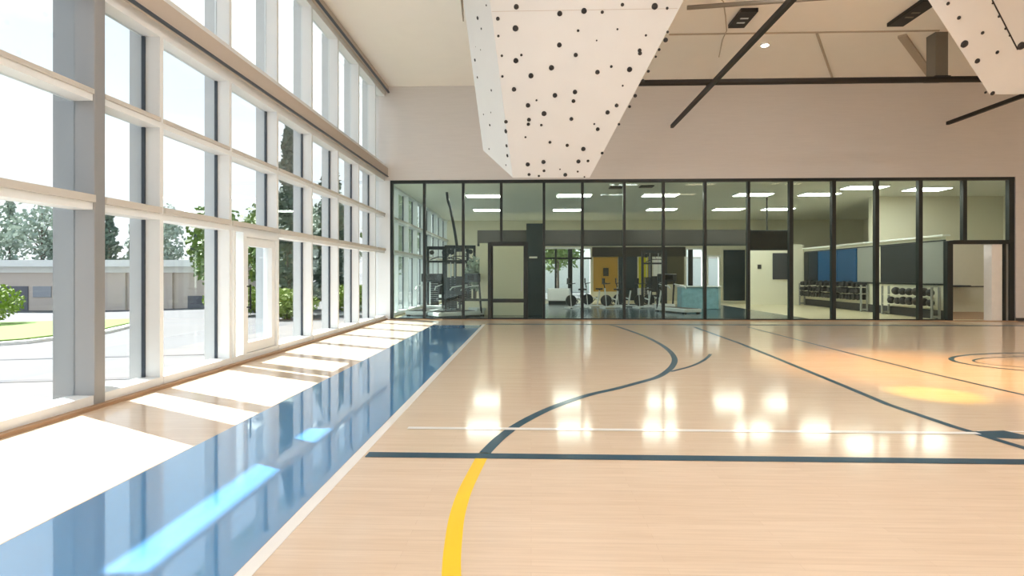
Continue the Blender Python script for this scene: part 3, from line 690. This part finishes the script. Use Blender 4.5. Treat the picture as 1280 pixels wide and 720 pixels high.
# dumbbell racks
def hexhead(bm, x, r, l, y=0, z=0):
    tube(bm, (x-l/2, y, z), (x+l/2, y, z), r, seg=6)
def dumbbell_mesh(r):
    bm = B(); tube(bm, (-.09,0,0), (.09,0,0), .017, seg=8); hexhead(bm, -.12, r, .11); hexhead(bm, .12, r, .11); 
    bmesh.ops.recalc_face_normals(bm, faces=bm.faces)
    me = bpy.data.meshes.new('dumbbell'); bm.to_mesh(me); bm.free(); me.materials.append(M['vinyl']); return me
dm = dumbbell_mesh(.115)
def rack(label, y0, y1, tiers):
    t = thing('weight_rack', label, 'rack', (SX-.30, (y0+y1)/2, 0)); L = (y1-y0)/2
    for s in (-1, 1):
        bm = B(); box(bm, -.05, .0, s*L-.03, s*L+.03, 0, 1.02); box(bm, .18, .23, s*L-.03, s*L+.03, 0, 1.02); box(bm, 0, .18, s*L-.02, s*L+.02, .05, .12); obj('side_frame', bm, 'greypanel', t)
    for z in tiers: obj('shelf', box(B(), -.04, .20, -L+.03, L-.03, z-.02, z), 'cream', t)
    return t
rack('dumbbell rack along the side wall below the blue wall mats', 21.9, 26.8, (.45,.70,.95))
rack('rack of round weights along the side wall below the slate board', 18.1, 20.6, (.40,.72))
tn = {0:'bottom', 1:'middle', 2:'top'}
for ti, z in enumerate((.45,.70,.95)):
    y = 22.05
    while y < 26.7:
        if rnd.random() > (.12 if ti < 2 else .3):
            o = bpy.data.objects.new('dumbbell', dm); COL.objects.link(o); o.location = (SX-.24+rnd.uniform(-.02,.02), y, z+.1*(.6+.4)*1.0); o.rotation_euler = (0, 0, rnd.uniform(-.25,.25)); q = rnd.uniform(.7, 1.08); o.scale = (1, q, q); o.location.z = z + .1*q
            o['kind'] = 'thing'
            tag(o, 'black hexagonal dumbbell on the %s shelf of the dumbbell rack' % tn[ti], 'dumbbell', 'dumbbells on the %s rack shelf' % tn[ti])
        y += .235
bm = B(); ball(bm, (0,0,0), .14, 3); bmesh.ops.translate(bm, verts=bm.verts, vec=(0,0,.14))
me = bpy.data.meshes.new('medicine_ball'); bm.to_mesh(me); bm.free(); me.materials.append(M['vinyl'])
for p in me.polygons: p.use_smooth = True
for ti, z in enumerate((.40,.72)):
    y = 18.3
    while y < 20.5:
        if not (ti == 1 and y > 20.1):
            o = bpy.data.objects.new('medicine_ball', me); COL.objects.link(o); o.location = (SX-.24, y, z)
            s = rnd.uniform(.8, 1.0); o.scale = (s, s, s)
            tag(o, 'round black weight ball on the %s shelf below the slate board' % ('lower' if ti == 0 else 'upper'), 'ball', 'weight balls on the %s shelf' % ('lower' if ti == 0 else 'upper'))
        y += rnd.uniform(.29, .36)

# ------------------------------------------------------------------ outside
def gz(x): return -.1 - .0285*max(0, -5-x) if x < -5 else -.1
bm = B()
vs = [bm.verts.new(p) for p in ((-4.95,-15,-.11),(-4.95,80,-.11),(-90,80,gz(-25)-.9),(-90,-15,gz(-25)-.9))]
v = vs
bm.faces.new(v)
bm2 = B()
for a in ([(-4.95,-15,-.1),(-4.95,90,-.1),(-25,90,gz(-25)),(-25,-15,gz(-25))], [(-25,-15,gz(-25)),(-25,90,gz(-25)),(-100,90,gz(-25)),(-100,-15,gz(-25))]):
    bm2.faces.new([bm2.verts.new(p) for p in a])
bm.free()
struct('ground', bm2, 'pave')
struct('ground_rear', box(B(), -4.95, 60, 32, 90, -.3, -.1), 'pave')
def slab(name, pts, m, h, parent=None, kind='structure'):
    bm = B(); lo = [bm.verts.new((x, y, gz(x)-.02)) for x, y in pts]; hi = [bm.verts.new((x, y, gz(x)+h)) for x, y in pts]
    bm.faces.new(lo); bm.faces.new(hi[::-1]); nn = len(pts)
    for i in range(nn): bm.faces.new([lo[i], hi[i], hi[(i+1)%nn], lo[(i+1)%nn]])
    o = obj(name, bm, m, parent); o['kind'] = kind; return o
slab('kerb', [(-40,12.6),(-13.8,12.6),(-12.6,13.6),(-12.4,16.0),(-14.5,21.4),(-40,21.4)], 'bwhite', .08)
slab('lawn', [(-40,12.9),(-13.9,12.9),(-12.9,13.8),(-12.7,15.9),(-14.7,21.1),(-40,21.1)], 'grass', .12, kind='stuff')
slab('pavement_joint', [(-40,10.0),(-5.6,10.6),(-5.6,10.75),(-40,10.2)], 'pave2', .006)
slab('pavement_joint', [(-40,7.2),(-5.6,8.0),(-5.6,8.2),(-40,7.5)], 'pave2', .006)
# low building
bd = thing('low_building', 'long low beige building with a flat white roof beyond the lawn', 'building', (-33, 32, -.7))
obj('wall', box(B(), -27, 15.5, 0, 9, 0, 2.6), 'bbeige', bd)
obj('roof', box(B(), -27.4, 15.9, -.6, 9.4, 2.6, 2.98), 'bwhite', bd)
obj('fascia_band', box(B(), -27.1, 15.6, -.10, 0, 2.25, 2.6), 'bwhite', bd)['label'] = 'off-white fascia band'
for a, b, z0, z1 in ((-2.5, 3.4, 0, 1.45),):
    obj('garage_shutter', box(B(), a, b, -.06, 0, z0, z1), 'bdark', bd)
obj('window', box(B(), 3.7, 4.8, -.05, 0, .8, 1.45), 'bglass', bd)
obj('window', box(B(), 13.0, 14.5, -.05, 0, .1, .9), 'bdark', bd)
for x in (6.4, 9.2, 12.0):
    obj('pilaster', box(B(), x-.15, x+.15, -.15, 0, 0, 2.25), 'bbeige', bd)
# shrubs on the lawn
def shrub(label, loc, r, m='bush'):
    t = thing('shrub', label, 'shrub', loc)
    bm = B(); tube(bm, (0,0,0), (0,0,r*.8), .06, .03); obj('stem', bm, 'bark', t)
    bm = B(); leaf_cluster(bm, (0,0,r*.62), r*.95, 2600, .07, (1.25,1.1,.62)); obj('foliage', bm, m, t)
    return t
shrub('round bright green shrub on the lawn before the grey shutter', (-20.6, 20.0, gz(-20.6)+.1), 1.35)
shrub('bright green shrub at the left edge of the lawn', (-23.9, 18.9, gz(-23.2)+.1), 1.2)
# trees
def crown_tree(label, loc, h, r, m, n=1500, leaf=.16, trunk=.12, group=None, base=.3):
    t = thing('tree', label, 'tree', loc, 0, group)
    bm = B(); tube(bm, (0,0,0), (0,0,h*.55), trunk, trunk*.6)
    cs = []
    for k in range(9):
        a = rnd.uniform(0, math.tau); zz = h*rnd.uniform(base+.05, .9); rr = r*rnd.uniform(.2,.7)*(1-.5*(zz/h-.3))
        c = (math.cos(a)*rr, math.sin(a)*rr, zz); cs.append(c); tube(bm, (0,0,min(zz*.75, h*.55)), c, trunk*.4, .02, seg=6)
    tube(bm, (0,0,h*.5), (0,0,h*.92), trunk*.6, .02)
    obj('trunk', bm, 'bark', t)
    bm = B()
    for c in cs: leaf_cluster(bm, c, r*.5, n//12, leaf)
    leaf_cluster(bm, (0,0,h*.65), r*.8, n//4, leaf, (1,1,h*.4/r))
    obj('foliage', bm, m, t)
    return t
def conifer(label, loc, h, r, m='leafdark', n=1700, leaf=.16, group=None):
    t = thing('conifer', label, 'tree', loc, 0, group)
    bm = B(); tube(bm, (0,0,0), (0,0,h*.96), .14, .02); obj('trunk', bm, 'bark', t)
    bm = B()
    for _ in range(n):
        q = rnd.random()**1.3; zz = h*(.1 + .9*q); R_ = r*(1-q)*(.75+.25*math.sin(q*38)) + .08
        a = rnd.uniform(0, math.tau); rr = R_*rnd.random()**.5
        leaf_cluster(bm, (math.cos(a)*rr, math.sin(a)*rr, zz-rr*.25), .05, 1, leaf)
    obj('foliage', bm, m, t)
    return t
far = [(-44,8.3,2.3,'leafgrey',0),(-41.5,7.6,2.0,'leafgrey',0),(-39.0,8.6,2.0,'leafgrey',1),(-36.3,8.0,2.2,'leafgrey',0),(-33.6,7.3,1.7,'leafgrey',0),(-31.2,7.0,1.5,'leafdark',1),(-29.4,7.9,1.4,'leafgrey',1),(-27.2,7.2,1.8,'leafgrey',0),(-24.7,5.6,1.3,'leafdark',1),(-22.6,5.4,1.5,'leafgrey',0),(-20.4,6.6,1.7,'leafgreen',0)]
words = ['tallest leafy','broad leafy','pointed','second broad leafy','slim leafy','short pointed','tall pointed','open-crowned leafy','small pointed','low rounded','light green']
for i, ((x, h, r, m, kind), w) in enumerate(zip(far, words)):
    lab = '%s tree behind the low building' % w
    if kind: conifer(lab, (x*1.09*(1 if i%2 else 1.13), 44 if i%2 else 50, -.9), h*1.05+.9, r*1.1, m, 1500, .2, 'trees behind the low building')
    else: crown_tree(lab, (x*1.09*(1 if i%2 else 1.13), 44 if i%2 else 50, -.9), h*1.05+.9, r*1.2, m, 1500, .2, .14, 'trees behind the low building', base=.2)
# nearer trees by the right-hand windows
conifer('tall dark conifer seen through the middle windows', (-9.9, 22.6, gz(-9.9)), 8.2, 1.3, 'leafdark', 2600, .14)
conifer('dark conifer behind the farther windows', (-9.6, 26.5, gz(-9.6)), 8.4, 1.4, 'leafdark', 2400, .15)
crown_tree('light green tree seen through the glazed door', (-16.0, 28.2, gz(-16)), 5.6, 1.9, 'leafgreen', 2400, .17)
crown_tree('broad green tree beside the tall conifer', (-13.0, 27.0, gz(-13)), 5.2, 1.9, 'leafgreen', 2400, .17)
crown_tree('grey-green tree at the end of the building', (-14.3, 37.5, gz(-17)), 6.5, 2.1, 'leafgrey', 2200, .18)
crown_tree('green tree farthest along the window wall', (-8.0, 32, gz(-9)), 6.8, 2.0, 'leafgreen', 2400, .17)
crown_tree('grey-green leafy tree between the two conifers', (-12.1, 33.5, gz(-11.3)), 6.6, 1.9, 'leafgrey', 2000, .17)
shrub('yellow-green shrub outside the middle windows', (-8.9, 20.2, gz(-8.9)), .95)
shrub('yellow-green shrub outside the farther windows', (-7.7, 24.0, gz(-7.7)), 1.0)
shrub('green shrub beside the glazed door outside', (-12.3, 23.0, gz(-12.3)), 1.1)
# back garden beyond the rear entrance
crown_tree('tree outside the rear glazed entrance', (2.0, 42, -.1), 5.5, 2.2, 'leafgreen', 1800, .17)
bw = thing('garden_wall', 'pale wall outside the rear glazed entrance', 'wall', (6, 50, -.1))
obj('wall_body', box(B(), -20, 20, 0, .3, 0, 3.0), 'bwhite', bw); obj('coping', box(B(), -20, 20, -.05, .35, 3.0, 3.1), 'bbeige', bw)

# ------------------------------------------------------------------ light
W = bpy.data.worlds.new('world'); S.world = W; W.use_nodes = True
nt = W.node_tree
for nd in list(nt.nodes): nt.nodes.remove(nd)
out = nt.nodes.new('ShaderNodeOutputWorld'); bg = nt.nodes.new('ShaderNodeBackground')
tc = nt.nodes.new('ShaderNodeTexCoord'); sp = nt.nodes.new('ShaderNodeSeparateXYZ'); nt.links.new(tc.outputs['Generated'], sp.inputs[0])
rp = nt.nodes.new('ShaderNodeValToRGB'); e = rp.color_ramp.elements
e[0].position = .0; e[0].color = (.93, .96, .98, 1); e[1].position = .75; e[1].color = (.42, .62, .86, 1)
x = rp.color_ramp.elements.new(.22); x.color = (.80, .90, .97, 1)
nt.links.new(sp.outputs['Z'], rp.inputs[0])
mp = nt.nodes.new('ShaderNodeMapping'); mp.inputs['Scale'].default_value = (1, 1, 4.5); nt.links.new(tc.outputs['Generated'], mp.inputs[0])
no = nt.nodes.new('ShaderNodeTexNoise'); no.inputs['Scale'].default_value = 2.6; no.inputs['Detail'].default_value = 6; nt.links.new(mp.outputs[0], no.inputs['Vector'])
cr = nt.nodes.new('ShaderNodeValToRGB'); cr.color_ramp.elements[0].position = .45; cr.color_ramp.elements[1].position = .75; nt.links.new(no.outputs['Fac'], cr.inputs[0])
mx_ = nt.nodes.new('ShaderNodeMix'); mx_.data_type = 'RGBA'; mx_.inputs['B'].default_value = (.97, .98, .99, 1)
nt.links.new(cr.outputs[0], mx_.inputs['Factor']); nt.links.new(rp.outputs[0], mx_.inputs['A'])
nt.links.new(mx_.outputs['Result'], bg.inputs[0]); bg.inputs[1].default_value = .97
nt.links.new(bg.outputs[0], out.inputs[0])

sl = bpy.data.lights.new('sun', 'SUN'); sl.energy = 13.0; sl.angle = math.radians(.25); sl.color = (1, .98, .94)
so = bpy.data.objects.new('sun', sl); COL.objects.link(so); so.location = (-30, 15, 40)
so.rotation_euler = Vector((1, -.55, -1.0)).to_track_quat('-Z', 'Y').to_euler()
def spot(x, y, e_, size, col, blend=1.0):
    l = bpy.data.lights.new('amber_spot', 'SPOT'); l.energy = e_; l.spot_size = math.radians(size); l.spot_blend = blend; l.color = col; l.shadow_soft_size = .05
    o = bpy.data.objects.new('amber_spot', l); COL.objects.link(o); o.location = (x, y, 7.2); return o
spot(6.0, 8.6, 2600, 44, (1, .52, .14)); spot(4.75, 6.75, 2300, 9.5, (1, .66, .02), .8)

# ------------------------------------------------------------------ camera
cam = bpy.data.cameras.new('camera'); co = bpy.data.objects.new('camera', cam); COL.objects.link(co); S.camera = co
cam.sensor_width = 36; cam.lens = 36*700/1280; cam.shift_y = -16/1280; cam.clip_start = .05; cam.clip_end = 500
co.location = (0, 0, 1.4); co.rotation_euler = (math.radians(90), 0, math.atan(24/700))
S.view_settings.view_transform = 'Standard'; S.view_settings.look = 'None'; S.view_settings.gamma = 1; S.view_settings.use_curve_mapping = False
S.view_settings.exposure = 0.56
S.cycles.use_denoising = True
S.cycles.max_bounces = 10; S.cycles.transparent_max_bounces = 24; S.cycles.diffuse_bounces = 5
S.cycles.sample_clamp_indirect = 6
